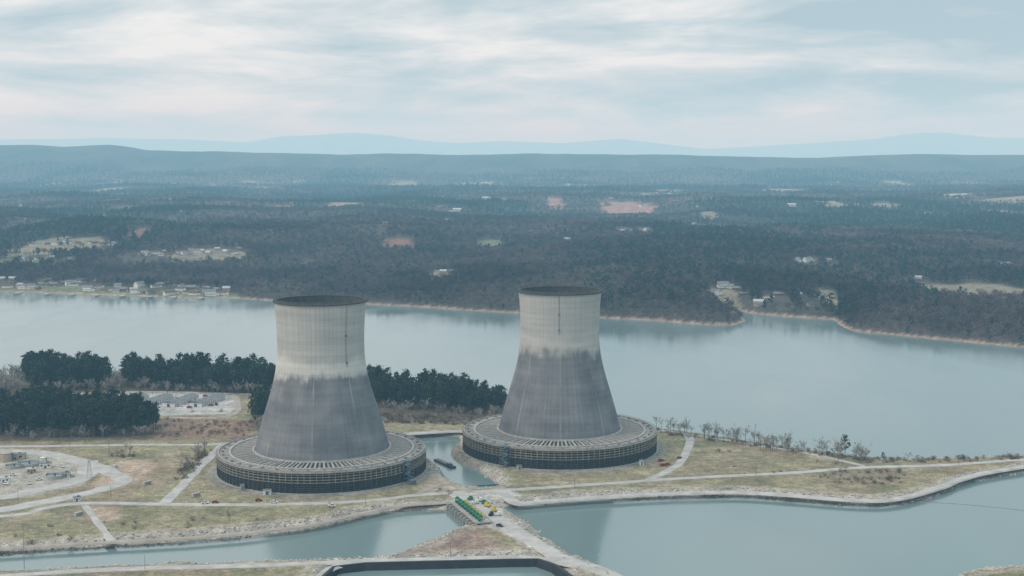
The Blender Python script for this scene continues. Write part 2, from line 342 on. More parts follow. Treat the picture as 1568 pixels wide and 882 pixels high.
road('gravel_road',[(600,857),(540,862),(505,870),(480,890)],5)
road('dirt_track',[(640,758),(665,745),(690,742),(720,753)],5,'track')
road('dirt_track',[(130,775),(150,800),(172,828)],4,'gravel')
road('dirt_track',[(790,771),(900,762),(1000,756),(1120,753),(1200,757),(1300,765),(1370,764),(1440,745),(1480,730),(1568,714),(1700,700)],6,'gravel')
road('dirt_track',[(-100,846),(60,836),(180,829),(300,822),(400,813),(480,803),(560,784),(620,773),(685,768)],4,'track')
road('gravel_road',[(590,668),(640,663),(700,660),(730,662)],6)
road('dirt_track',[(360,604),(364,630),(330,640),(250,640)],5,'track')
# ------------------------------------------------------------------ cooling towers
def tower_mat(zb,seed,band):
    m=bpy.data.materials.new('weathered_tower_concrete_mat'); t,N,L=nt(m)
    o=N.new('ShaderNodeOutputMaterial'); b=N.new('ShaderNodeBsdfPrincipled'); L.new(b.outputs[0],o.inputs[0]); b.inputs['Roughness'].default_value=.9; b.inputs['Specular IOR Level'].default_value=.15
    tc=N.new('ShaderNodeTexCoord'); sp=N.new('ShaderNodeSeparateXYZ'); L.new(tc.outputs['Object'],sp.inputs[0])
    def math_(op,a,b_=None,c=None):
        n=N.new('ShaderNodeMath'); n.operation=op
        for i,q in enumerate((a,b_,c)):
            if q is None: continue
            if isinstance(q,(int,float)): n.inputs[i].default_value=q
            else: L.new(q,n.inputs[i])
        return n.outputs[0]
    ang=math_('ARCTAN2',sp.outputs[0],math_('MULTIPLY',sp.outputs[1],-1)); z=sp.outputs[2]   # 0 faces -y
    def noise(sa,sz,det=4,off=0):
        c=N.new('ShaderNodeCombineXYZ'); L.new(math_('MULTIPLY',ang,sa),c.inputs[0]); L.new(math_('MULTIPLY',z,sz),c.inputs[1]); c.inputs[2].default_value=seed+off
        n=N.new('ShaderNodeTexNoise'); n.inputs['Scale'].default_value=1; n.inputs['Detail'].default_value=det; L.new(c.outputs[0],n.inputs['Vector']); return n.outputs[0]
    def rng_(x,a,b_,c,d):
        r=N.new('ShaderNodeMapRange'); L.new(x,r.inputs[0])
        for i,q in enumerate((a,b_,c,d)): r.inputs[i+1].default_value=q
        return r.outputs[0]
    edge=math_('ADD',math_('MULTIPLY',noise(2.6,.05,3),26),math_('MULTIPLY',noise(18,.03,3,5),8)); zz=math_('ADD',z,math_('SUBTRACT',edge,17.0))
    f=N.new('ShaderNodeMapRange'); f.interpolation_type='SMOOTHSTEP'; L.new(zz,f.inputs[0]); f.inputs[1].default_value=zb-8; f.inputs[2].default_value=zb+3
    def _mix(fac,c1,c2):
        n=N.new('ShaderNodeMix'); n.data_type='RGBA'
        if isinstance(fac,(int,float)): n.inputs[0].default_value=fac
        else: L.new(fac,n.inputs[0])
        for i,c in((6,c1),(7,c2)):
            if isinstance(c,tuple): n.inputs[i].default_value=(*c,1)
            else: L.new(c,n.inputs[i])
        return n.outputs[2]
    up=_mix(noise(14,.02,5,9),(.37,.365,.345),(.46,.455,.43))
    lo=_mix(rng_(noise(2.4,.05,5,14),.33,.67,0,1),(.140,.147,.158),(.225,.229,.236))
    c=_mix(f.outputs[0],lo,up)
    # pale leached band just above the stain line
    c=_mix(rng_(math_('ABSOLUTE',math_('SUBTRACT',zz,zb+4)),10,2,0,band),c,(.56,.545,.50))
    drip=rng_(noise(50,.012,3,20),.35,.68,.93,1.08)
    lift=rng_(math_('SINE',math_('MULTIPLY',z,2*math.pi/4.6)),.6,1,1,.94)
    rb=rng_(math_('SINE',math_('MULTIPLY',ang,64)),.5,1,1,.94)
    bands=rng_(noise(.6,.16,2,40),.35,.65,.92,1.08)
    tot=math_('MULTIPLY',math_('MULTIPLY',drip,lift),math_('MULTIPLY',rb,bands))
    vm=N.new('ShaderNodeVectorMath'); vm.operation='SCALE'; L.new(c,vm.inputs[0]); L.new(tot,vm.inputs['Scale'])
    # pale seam streaks at regular meridians
    sr=rng_(math_('COSINE',math_('MULTIPLY',math_('ADD',ang,.02),8)),.990,1,0,.4)
    c=_mix(math_('MULTIPLY',sr,rng_(noise(2,.05,3,30),.4,.65,0,1)),vm.outputs[0],(.45,.44,.41))
    L.new(c,b.inputs['Base Color']); return m
def cooling_tower(cx,cy,zb,seed,k,band,ladders,stairs):
    root=empty('cooling_tower',(cx,cy,4.0))
    key='shell%d'%seed; M[key]=tower_mat(zb,seed,band)
    zz=[132.5,126,116,101,90,80,70,61,53,45,35,25,16]; rr=[35.2,34.4,33.7,33.2,33.5,34.6,36.7,39.2,41.7,44.2,47.2,50,52.2]
    zs=np.linspace(16.3,132.5,64); rs=np.interp(zs,zz[::-1],rr[::-1]); rs=np.convolve(np.pad(rs,3,mode='edge'),np.ones(7)/7,'valid')*k; rs[-1]=35.2*k;rs[0]=52.2*k
    mb=MB(); prof=[(r,z) for r,z in zip(rs,zs)]
    mb.ring(prof,key,144); s=mb.obj('shell',parent=root); smooth(s)
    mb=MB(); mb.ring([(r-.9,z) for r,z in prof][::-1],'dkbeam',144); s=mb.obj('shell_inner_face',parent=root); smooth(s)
    R=35.2*k; mb=MB(); mb.ring([(R+.05,131.2),(R+.9,131.4),(R+.9,132.5),(R-1.2,132.5),(R-1.2,131.4)],'dkbeam',144)
    for i in range(144):
        t=2*math.pi*i/144; mb.rbox(R+.55,R+.7,132.5,133.9,t,.14,'steel')
    mb.ring([(R+.52,133.8),(R+.72,133.8),(R+.72,134.05),(R+.52,134.05)],'steel',144,True); mb.ring([(R+.56,133.1),(R+.68,133.1),(R+.68,133.25),(R+.56,133.25)],'steel',144,True)
    mb.obj('crown_walkway',parent=root)
    # base ring
    r0=80.4; mb=MB()
    mb.ring([(r0-1,0),(r0-1,15.2)],'louver',160)
    mb.ring([(r0+1.2,-.6),(r0+1.2,.5),(r0-1,.5)],'conc',160)
    lev=[1.6,3.0,4.4,5.8,7.2,8.6,10.0]
    for z in lev: mb.ring([(r0-1,z-.13),(r0-.25,z-.22),(r0-.25,z),(r0-1,z+.12)],'dkbeam',160)
    for z in (8.2,10.2,12.2,14.1): mb.ring([(r0-.9,z-.22),(r0+.05,z-.22),(r0+.05,z+.22),(r0-.9,z+.22)],'timber',160)
    for i in range(112):
        t=2*math.pi*(i+.5)/112; mb.rbox(r0-.9,r0+.18,.5,8.0,t,.38,'dkbeam'); mb.rbox(r0-.9,r0+.2,8.0,15.1,t,.42,'timber')
    mb.obj('louvered_wall',parent=root)
    mb=MB()
    mb.ring([(r0-1,15.2),(r0+.7,15.2),(r0+.7,15.9),(r0-9,15.95),(r0-9,15.2)],'deck',160)
    mb.ring([(r0-1.0,15.93),(r0-1.0,16.9),(r0-1.5,16.9),(r0-1.5,15.93)],'beam',160)
    mb.ring([(r0-9,15.4),(r0-9,17.0),(r0-10.6,17.0),(r0-10.6,15.4)],'beam',160)
    mb.ring([(r0-10.6,15.5),(52.0*k,16.6)],'dkbeam',160)
    for i in range(120):
        t=2*math.pi*i/120
        mb.rbox(r0-10.7,52.6*k,15.5,16.5,t,1.5,'beam' if i%2 else 'deck',1.0,16.5,17.4)
        if i%2==0: mb.rbox(r0-8.9,r0-1.6,15.9,16.35,t,.6,'beam')
    for i in range(40):
        t=2*math.pi*i/40; mb.rbox(r0-5.4,r0-3.6,15.96,17.1,t,1.2,'roofg')
    for i in range(160):
        t=2*math.pi*i/160; mb.rbox(r0+.5,r0+.62,15.9,17.1,t,.1,'steel')
    mb.ring([(r0+.48,17.0),(r0+.64,17.0),(r0+.64,17.15),(r0+.48,17.15)],'steel',160,True)
    mb.ring([(52.3*k,16.4),(53.6*k,16.8),(53.4*k,18.0),(52.0*k,18.0)],'beam',144)
    mb.obj('distribution_deck',parent=root)
    # ladders on the shell
    for li,(az,z0,z1) in enumerate(ladders):
        mb=MB(); t=math.radians(-90+az); zq=np.linspace(z0,z1,26)
        rq=np.interp(zq,zs,rs)
        for i in range(25):
            for off in(-.35,.35):
                w=off/rq[i]
                mb.cone((math.cos(t+w)*(rq[i]+.5),math.sin(t+w)*(rq[i]+.5),zq[i]),(math.cos(t+w)*(rq[i+1]+.5),math.sin(t+w)*(rq[i+1]+.5),zq[i+1]),.06,.06,'steel',4)
            for s_ in range(3):
                z=zq[i]+(zq[i+1]-zq[i])*s_/3; r=rq[i]+.5; mb.rbox(r-.04,r+.04,z,z+.08,t,.7,'steel')
        for z in (z0+3,(z0+z1)/2): mb.rbox(np.interp(z,zs,rs)-.2,np.interp(z,zs,rs)+1.4,z,z+.8,t,1.3,'steel')
        mb.obj('ladder',parent=root)
    for az in stairs:
        t=math.radians(-90+az); mb=MB(); ra,rb=r0+1.0,r0+4.6
        for q in(-3.2,3.2):
            w=q/r0
            for r in(ra,rb): mb.rbox(r-.15,r+.15,-.5,17.3,t+w,.3,'blue')
        for z in (3.4,6.8,10.2,13.6,16.9): mb.rbox(ra,rb,z,z+.2,t,6.6,'blue')
        for i,z in enumerate((0,3.4,6.8,10.2,13.6)):
            s_=1 if i%2 else -1
            A=t+s_*3.0/r0; B=t-s_*3.0/r0
            for r in (ra+.6,rb-.6): mb.cone((math.cos(A)*r,math.sin(A)*r,z+.2),(math.cos(B)*r,math.sin(B)*r,z+3.4),.17,.17,'beam',4)
            for q in range(9):
                u=q/9+.05; a_=A+(B-A)*u; mb.rbox(ra+.6,rb-.6,z+.2+3.2*u,z+.3+3.2*u,a_,.5,'beam')
        mb.obj('stair_tower',parent=root)
    return root
cooling_tower(TL[0],TL[1],80,3,1.0,.85,[(42,84,131)],[58])
cooling_tower(TR[0],TR[1],87,8,.975,.3,[(-3,100,131)],[-33])
# sheds / panels beside the basins
def kiosk(u,v,d,k='white',name='electrical_cabinet'):
    x,y=G(u,v,4); mb=MB(); mb.box((0,0,d[2]/2),d,k); mb.box((0,0,d[2]+.12),(d[0]+.5,d[1]+.5,.24),'roofg'); mb.box((0,-d[1]/2-.03,d[2]*.42),(d[0]*.35,.06,d[2]*.75),'steel'); mb.box((d[0]*.3,-d[1]/2-.03,d[2]*.65),(d[0]*.15,.06,d[2]*.2),'glass')
    return mb.obj(name,(x,y,3.9),.2)
kiosk(409,757,(6,3,3.6)); kiosk(371,750,(3,2.5,4),'beam'); kiosk(982,712,(3,2.5,4)); kiosk(632,742,(5,3,3.5),'blue'); kiosk(795,718,(4,3,3),'beam')
# ------------------------------------------------------------------ tree prototypes
PC={}
def protocol(name,fn,seeds):
    c=bpy.data.collections.new(name)
    for s in seeds:
        random.seed(s); mb=fn(); o=mb.obj(name+'_form',link=False); c.objects.link(o)
    PC[name]=c
def leafquad(mb,p,s,k,up=0.):
    a=Vector((random.gauss(0,1),random.gauss(0,1),random.gauss(0,1)+up)).normalized(); u=a.orthogonal().normalized(); w=a.cross(u)
    s1=s*random.uniform(.5,1.1); s2=s*random.uniform(.4,.9)
    mb.add([p+u*s1,p+w*s2,p-u*s1*random.uniform(.5,1),p-w*s2],[(0,1,2,3)],k)
def pine(nc=36,nq=12,h=24,q=.95,key='pine',bk='bark',lo=.36,wr=4.4,tr=.40):
    mb=MB(); bend=random.uniform(-.8,.8)
    mb.cone((0,0,-1),(bend*.5,0,h*.55),tr,tr*.7,bk,6); mb.cone((bend*.5,0,h*.55),(bend,0,h*.97),tr*.7,.06,bk,5)
    for i in range(nc):
        f=(i+random.random())/nc; z=h*(lo+(1-lo)*f); rad=wr*(math.sin(math.pi*min(1,(f*.86+.14)))**.6)*random.uniform(.35,1.15); t=random.random()*6.28
        p=Vector((bend*.7+math.cos(t)*rad,math.sin(t)*rad,z+random.uniform(-.5,.5)))
        if i%2==0: mb.cone((bend*.6,0,z-1.2),p,.1,.04,bk,3)
        for j in range(nq):
            leafquad(mb,p+Vector((random.gauss(0,1.0),random.gauss(0,1.0),random.gauss(0,.55))),q,key)
    return mb
def bare(h=15,nl=9,ns=5,nt_=6,w=.10,key='twig',bk='bark'):
    mb=MB(); top=h*.5
    mb.cone((0,0,-1),(0,0,top),.30,.17,bk,6); mb.cone((0,0,top),(random.uniform(-1,1),random.uniform(-1,1),h*.85),.17,.05,bk,5)
    for i in range(nl):
        z=h*random.uniform(.28,.72); t=random.random()*6.28; ln=h*random.uniform(.22,.38); e=random.uniform(.5,1.1)
        d=Vector((math.cos(t)*math.cos(e),math.sin(t)*math.cos(e),math.sin(e))); a=Vector((0,0,z)); b_=a+d*ln; mb.cone(a,b_,.12,.05,key,3)
        for j in range(ns):
            p=a+d*ln*random.uniform(.3,1); dd=(d+Vector((random.gauss(0,.5),random.gauss(0,.5),random.gauss(.2,.4)))).normalized(); l2=ln*random.uniform(.3,.6); p2=p+dd*l2
            mb.cone(p,p2,.06,.03,key,3)
            for k_ in range(nt_):
                a2=p+dd*l2*random.uniform(.2,1); d3=(dd+Vector((random.gauss(0,.6),random.gauss(0,.6),random.gauss(.2,.5)))).normalized(); l3=random.uniform(.8,1.8); sd_=d3.orthogonal().normalized()*w
                mb.add([a2-sd_,a2+sd_,a2+d3*l3],[(0,1,2)],key)
    return mb
def farbare(h=15,n=90):
    mb=MB(); mb.cone((0,0,-2),(0,0,h*.6),.35,.12,'ftwig',3); r=random.uniform(4.6,6.2)
    for i in range(5):
        t=random.random()*6.28; mb.cone((0,0,h*.35),(math.cos(t)*r*.7,math.sin(t)*r*.7,h*.8),.18,.06,'ftwig',3)
    for i in range(n):
        t=random.random()*6.28; e=math.asin(random.uniform(-.5,1)); k=random.random()**.4
        p=Vector((math.cos(t)*math.cos(e)*r*k,math.sin(t)*math.cos(e)*r*k,h*.6+math.sin(e)*h*.36*k)); d=Vector((p.x*.5,p.y*.5,2.0)).normalized(); s=d.orthogonal().normalized(); s=(s*math.cos(i)+d.cross(s)*math.sin(i))*random.uniform(.35,.75)
        mb.add([p-s,p+s,p+d*random.uniform(1.0,2.1)],[(0,1,2)],'ftwig')
    return mb
def bush(n=90,key='scrub',h=2.2):
    mb=MB()
    for i in range(7):
        t=random.random()*6.28; mb.cone((0,0,-.2),(math.cos(t)*1.2,math.sin(t)*1.2,h*.7),.06,.03,key,3)
    for i in range(n):
        p=Vector((random.gauss(0,.9),random.gauss(0,.9),abs(random.gauss(h*.45,h*.28)))); leafquad(mb,p,.28,key)
    return mb
def rock():
    mb=MB()
    vs=[];n=6
    for j,(zz_,rr_) in enumerate(((-.4,.6),(0.05,1.),(.55,.62))):
        for i in range(n):
            t=6.28*i/n+j*.4; r=rr_*random.uniform(.7,1.15); vs.append((r*math.cos(t),r*math.sin(t)*.8,zz_+random.uniform(-.1,.12)))
    fs=[]
    for j in range(2):
        for i in range(n): fs.append((j*n+i,j*n+(i+1)%n,(j+1)*n+(i+1)%n,(j+1)*n+i))
    fs.append(tuple(range(2*n,3*n))); mb.add(vs,fs,'rock'); return mb
protocol('pine',pine,range(1,7)); protocol('bare',bare,range(11,17)); protocol('farbare',farbare,range(21,28))
protocol('farpine',lambda:pine(18,5,17,1.6,'fpine','bark',.25,4.2,.3),range(31,36)); protocol('bush',bush,range(41,45)); protocol('rock',rock,range(51,57))
def scatter(name,x,y,z,scale,proto):
    n=len(x); me=bpy.data.meshes.new(name); me.vertices.add(n)
    me.vertices.foreach_set('co',np.stack([x,y,z],1).astype(np.float32).ravel())
    k=len(PC[proto].objects)
    for nm,val in(('sc',scale),('rt',RNG.random(n)*6.283),('ix',RNG.integers(0,k,n).astype(float))):
        a=me.attributes.new(nm,'FLOAT','POINT'); a.data.foreach_set('value',np.asarray(val,np.float32))
    me.update(); o=bpy.data.objects.new(name,me); scn.collection.objects.link(o)
    ng=bpy.data.node_groups.new(name+'_scatter','GeometryNodeTree')
    ng.interface.new_socket('Geometry',in_out='INPUT',socket_type='NodeSocketGeometry'); ng.interface.new_socket('Geometry',in_out='OUTPUT',socket_type='NodeSocketGeometry')
    N=ng.nodes;L=ng.links; gi=N.new('NodeGroupInput'); go=N.new('NodeGroupOutput'); ip=N.new('GeometryNodeInstanceOnPoints'); ci=N.new('GeometryNodeCollectionInfo')
    ci.inputs['Collection'].default_value=PC[proto]; ci.inputs['Separate Children'].default_value=True; ci.inputs['Reset Children'].default_value=True
    def attr(nm):
        a=N.new('GeometryNodeInputNamedAttribute'); a.data_type='FLOAT'; a.inputs['Name'].default_value=nm; return a.outputs['Attribute']
    L.new(gi.outputs[0],ip.inputs['Points']); L.new(ci.outputs[0],ip.inputs['Instance']); ip.inputs['Pick Instance'].default_value=True
    L.new(attr('ix'),ip.inputs['Instance Index']); c=N.new('ShaderNodeCombineXYZ'); L.new(attr('rt'),c.inputs[2]); L.new(c.outputs[0],ip.inputs['Rotation'])
    L.new(attr('sc'),ip.inputs['Scale']); L.new(ip.outputs[0],go.inputs[0])
    md=o.modifiers.new('scatter','NODES'); md.node_group=ng; return o
def inpoly(pts,spacing,zb=4.0):
    P=GP(pts,zb); x0,y0=P.min(0);x1,y1=P.max(0); n=int((x1-x0)*(y1-y0)/spacing**2)
    x=RNG.uniform(x0,x1,n);y=RNG.uniform(y0,y1,n); m=polysd(P,x,y)<0; return x[m],y[m]
# houses ------------------------------------------------------------
def house_mesh(i,w=13,d=9,h=3.2,rh=3.2,wall='wallw',roof='roofg'):
    mb=MB(); mb.box((0,0,h/2-1),(w,d,h+2),wall)
    o=.5; A=w/2+o; B=d/2+o; z0=h-.2; z1=h+rh
    mb.add([(-A,-B,z0),(A,-B,z0),(A,0,z1),(-A,0,z1),(A,B,z0),(-A,B,z0)],[(0,1,2,3),(3,2,4,5),(0,5,4,1)],roof)
    mb.add([(-w/2,-d/2,h),(-w/2,d/2,h),(-w/2,0,z1-.15)],[(0,1,2)],wall); mb.add([(w/2,-d/2,h),(w/2,d/2,h),(w/2,0,z1-.15)],[(0,2,1)],wall)
    for x in(-.35,-.12,.2,.38): mb.box((x*w,-d/2-.04,1.7),(1.4,.08,1.3),'glass')
    mb.box((.04*w,-d/2-.05,1.05),(1.1,.1,2.1),'roofb'); mb.box((w*.28,d*.12,z1),(.9,.9,1.6),'wallb')
    if i%2: mb.box((w/2+2.4,.5,1.0),(4.8,d*.7,4),wall); mb.add([(w/2,-d*.3,3.0),(w/2+5.2,-d*.3,3.0),(w/2+5.2,.5,4.6),(w/2,.5,4.6),(w/2+5.2,d*.45,3.0),(w/2,d*.45,3.0)],[(0,1,2,3),(3,2,4,5),(0,5,4,1)],roof)
    return mb.mesh('house')
HM=[house_mesh(0),house_mesh(1,16,10,5.6,3.4,'wallw','roofg'),house_mesh(2,12,8,3,2.8,'wallt','roofb'),house_mesh(3,15,9,3.2,3.4,'wallb','roofg'),house_mesh(4,14,9,5.4,3,'wallt','roofl'),house_mesh(5,18,10,3.2,2.6,'wallw','roofb')]
HP=[]
def houses(u0,u1,v0,v1,n,sl=0):
    for i in range(n):
        u=u0+(u1-u0)*(i+random.random())/n; v=random.uniform(v0,v1)+sl*(u-u0); HP.append((u,v))
random.seed(5)
houses(-80,130,427,440,30,.02); houses(130,352,432,447,32,.03); houses(-60,190,367,377,22); houses(200,370,382,392,18); houses(10,120,396,402,5)
houses(660,705,416,419,3); houses(1085,1140,440,452,6); houses(1205,1275,398,403,4); houses(1390,1410,427,430,2); houses(1520,1545,405,411,3)
houses(1150,1260,445,470,6); houses(930,990,351,354,3); houses(680,700,322,325,2); houses(860,900,366,378,2)
houses(40,110,336,342,4); houses(1040,1110,340,352,3); houses(390,420,294,297,3); houses(1300,1550,345,360,4); houses(560,760,330,345,3); houses(400,1500,300,320,10); houses(0,400,300,330,6)
hx=[]
for u,v in HP:
    x,y,z=surf(u,v); hx.append((x,y,z))
for x,y,z in hx:
    o=bpy.data.objects.new('house',HM[random.randrange(6)]); o.location=(x,y,z+.3); o.rotation_euler=(0,0,random.gauss(0,.5)); s=random.uniform(.75,1.15); o.scale=(s,s,s); scn.collection.objects.link(o)
# long white barns further out
for u,v,L_ in((1243,295,75),(700,324,30),(1212,316,30),(182,281,60),(265,283,50),(868,284,40),(745,305,40)):
    x,y,z=surf(u,v)
    mb2=MB(); mb2.box((0,0,3),(22,L_,8),'wallw'); mb2.prism([(-12,0),(12,0),(0,4)],L_+2,'roofl',c=(0,0,7.02))
    for q in range(6): mb2.box((11.05,-L_/2+(q+.5)*L_/6,2.5),(.1,L_/14,4),'steel'); mb2.box((-11.05,-L_/2+(q+.5)*L_/6,2.5),(.1,L_/14,4),'steel')
    mb2.obj('barn',(x,y,z),math.pi/2); hx.append((x,y,z))
# docks
for u in (30,75,112,150,190,232,268,310):
    x,y=G(u,449.5+u*.026,0); mb=MB(); mb.box((0,0,1.2),(2.2,26,.3),'deck')
    for q in(-11,-4,3,10):
        for s in(-.9,.9): mb.cone((s,q,-2),(s,q,1.8),.15,.15,'bark',5)
    mb.box((0,-13,3.6),(9,8,.3),'roofl'); 
    for s in((-4,-16.5),(4,-16.5),(-4,-9.5),(4,-9.5)): mb.cone((s[0],s[1],-2),(s[0],s[1],3.5),.15,.15,'bark',5)
    mb.obj('boat_dock',(x,y,0))
# far forest ----------------------------------------------------------
px=[];py=[]
y=1650.0
while y<10400:
    s=max(8.6,y*.0034); tw=.47; n=int(2*tw*y/s); x=(np.arange(n)+RNG.random(n))*s-tw*y; yy=y+RNG.uniform(-.6,.6,n)*s; px.append(x);py.append(yy); y+=s
px=np.concatenate(px);py=np.concatenate(py); sd=water_sd(px,py); keep=(sd>4)&(py>1640)
for f in FE:
    m=(np.abs(px-f[0])<f[2]*2)&(np.abs(py-f[1])<f[3]*2)
    if m.any():
        q=field_mask(px[m],py[m],f); k=np.where(m)[0]; keep[k[(q<1.0)&(RNG.random(len(k))>(.07 if f[5]>1 else .01))]]=False
keep&= ~((CLR(px,py)>.71)&(py>4300)&(py<9500))
for x,y,z in hx:
    fr=10*y/max(250-z,120)
    keep&= ~((np.abs(px-x)<11)&(py-y<11)&(y-py<fr)&(RNG.random(len(px))>.15))
keep&=RNG.random(len(px))>.05
px,py=px[keep],py[keep]; pz=height(px,py); ev=evf(px,py)*.8+.05
isp=RNG.random(len(px))<ev
sz=np.clip(py/5200,1,1.45)*RNG.uniform(.6,1.2,len(px))*(.8+.4*fbm(px,py,140,88,2))*(.7+.3*ss(sd[keep]/40))
print('far trees',len(px))
a=~isp; scatter('distant_bare_forest',px[a],py[a],pz[a],sz[a],'farbare'); scatter('distant_pine_forest',px[isp],py[isp],pz[isp],sz[isp]*.95,'farpine')
# near woodland -------------------------------------------------------
def wood(name,polys,proto,s0,s1):
    X=[];Y=[]
    for p,sp in polys:
        x,y=inpoly(p,sp); X.append(x);Y.append(y)
    X=np.concatenate(X);Y=np.concatenate(Y); sd=water_sd(X,Y); k=(sd>5)|(proto=='bush')&(sd>4)
    if proto=='pine': k&=(fbm(X,Y,30,71,2)>.30)|(RNG.random(len(X))<.45)
    X,Y=X[k],Y[k]; scatter(name,X,Y,height(X,Y)-.1,RNG.uniform(s0,s1,len(X))*(.75+.5*fbm(X,Y,32,72,2)),proto)
wood('pine_grove',[([(36,580),(100,578),(165,580),(162,598),(50,600)],6.0),([(190,580),(300,583),(432,590),(432,606),(300,602),(190,594)],6.0),([(-500,575),(-60,577),(-60,602),(-500,606)],6.5),
 ([(562,600),(700,612),(784,626),(776,640),(700,634),(566,624)],6.6),([(-500,640),(0,639),(70,636),(150,639),(200,645),(242,654),(232,668),(150,670),(60,673),(0,668),(-500,674)],5.6),([(386,640),(414,636),(416,655),(390,655)],5.5)],'pine',.72,1.22)
wood('bare_woodland',[([(-70,578),(40,578),(40,603),(-70,604)],6),([(155,579),(198,579),(198,598),(155,600)],6.0),([(200,598),(430,603),(430,608),(200,604)],9),([(575,628),(770,640),(765,648),(600,644)],9),([(40,597),(165,597),(165,603),(40,603)],9),
 ([(0,668),(240,664),(240,674),(0,680)],9),([(1005,656),(1100,670),(1200,686),(1330,703),(1330,710),(1200,696),(1100,677),(1005,661)],7),([(270,728),(290,728),(322,690),(308,688)],9),([(165,690),(202,688),(202,698),(168,698)],9),([(390,655),(420,650),(410,668),(370,668)],10)],'bare',.5,1.0)
wood('scrub_thicket',[([(1330,702),(1480,701),(1600,697),(1600,702),(1480,707),(1330,709)],5),([(1255,722),(1390,720),(1380,742),(1265,742)],7),([(262,736),(286,734),(326,690),(304,688)],4.5),([(560,632),(760,640),(750,652),(590,648)],5),
 ([(240,640),(390,645),(380,668),(240,670)],9),([(170,690),(210,690),(205,702),(170,700)],5),([(1005,658),(1330,702),(1330,708),(1005,664)],5),([(0,815),(180,790),(400,780),(400,800),(180,820),(0,835)],22),([(1060,680),(1300,712),(1300,740),(1060,720)],30),([(640,755),(680,745),(700,760)],8)],'bush',.6,1.5)
def single(name,u,v,proto,s):
    x,y=G(u,v,4); src=PC[proto].objects[random.randrange(len(PC[proto].objects))]; o=bpy.data.objects.new(name,src.data); o.location=(x,y,hz(x,y)); o.scale=(s,s,s); o.rotation_euler=(0,0,random.random()*6); scn.collection.objects.link(o)
single('pine_tree',1294,700,'pine',.75); single('pine_tree',1206,690,'pine',.42); single('pine_tree',1282,698,'pine',.45); single('bare_tree',1390,712,'bare',.7); single('bare_tree',352,802,'bare',.6); single('bare_tree',470,800,'bare',.5); single('bare_tree',1180,690,'bare',.9); single('bare_tree',505,778,'bare',.35); single('pine_tree',1352,706,'pine',.3); single('pine_tree',1475,706,'pine',.22)
# riprap rocks
n=150000; x=RNG.uniform(-420,520,n); y=RNG.uniform(780,1130,n); sd=water_sd(x,y); k=(sd>-.5)&(sd<11)&(x>-.40*y)&(x<.42*y); x,y=x[k],y[k]
sel=RNG.random(len(x))<.30; x,y=x[sel],y[sel]; print('rocks',len(x)); scatter('riprap_rocks',x,y,height(x,y)+.1,RNG.uniform(.4,1.25,len(x)),'rock')
# ------------------------------------------------------------------ gate structure between canals
A=np.array(G(694,772,4)); B=np.array(G(733,804,4)); d=B-A; Lg=np.hypot(*d); rz=math.atan2(d[1],d[0]); root=empty('intake_gate_structure',((A[0]+B[0])/2,(A[1]+B[1])/2,4.0),rz)
# local +x along A->B ; local -y side = towards left canal
mb=MB(); W=11
mb.box((0,W/2-2,1.2),(Lg,W,.9),'conc'); mb.box((0,-2.2,1.9),(Lg,.3,1.0),'beam'); mb.box((0,W-1.9,1.9),(Lg,.3,1.0),'beam')
nb=9
for i in range(nb+1):
    x=-Lg/2+Lg*i/nb; mb.box((x,-2.6,-2.2),(1.3,3.4,6.0),'conc'); mb.box((x,-4.6,-2.6),(1.0,.8,5),'conc')
mb.box((0,-.9,-2.0),(Lg,.5,5.6),'louver'); mb.obj('deck_and_piers',parent=root)
mb=MB()
for i in range(nb):
    x=-Lg/2+Lg*(i+.5)/nb
    for s in(-1.5,1.5): mb.box((x+s,1.0,3.2),(.35,.35,3.2),'green'); mb.box((x+s,3.2,3.2),(.35,.35,3.2),'green')
    mb.box((x,2.1,4.95),(4.0,3.0,.4),'green'); mb.box((x,2.1,5.6),(1.8,1.3,.9),'green'); mb.cone((x-1.3,2.1,5.5),(x-.9,2.1,5.5),.5,.5,'yellow',8,True); mb.box((x,1.6,2.4),(2.4,1.0,1.5),'green')
mb.obj('gate_hoists',parent=root)
mb=MB()
for i in range(7):
    x=-Lg/2+5+i*(Lg-8)/7; mb.box((x,6.3,2.4),(3.2,1.8,1.5),'yellow'); mb.box((x+.6,6.3,3.5),(1.2,1.5,.9),'yellow'); mb.box((x-.9,6.3,3.3),(.9,1.2,.5),'steel')
    mb.cone((x,7.8,1.6),(x,7.8,4.6),.12,.12,'yellow',5)
mb.obj('hoist_motors',parent=root)
# equipment on the causeway
for i,(u,v,k) in enumerate(((720,766,'green'),(735,768,'white'),(746,776,'yellow'),(757,783,'yellow'),(742,772,'green'),(762,790,'white'),(728,772,'white'),(752,790,'carb'))):
    x,y=G(u,v,4); mb=MB(); mb.box((0,0,.9),(4.2,2.2,1.5),k); mb.box((.8,0,2.1),(1.6,1.8,.9),k); mb.cone((-1.2,0,1.6),(-1.2,0,3.0),.25,.25,'steel',6,True); mb.box((0,0,.1),(4.6,2.6,.25),'steel'); mb.obj('pump_unit',(x,y,4.45),random.random()*3)
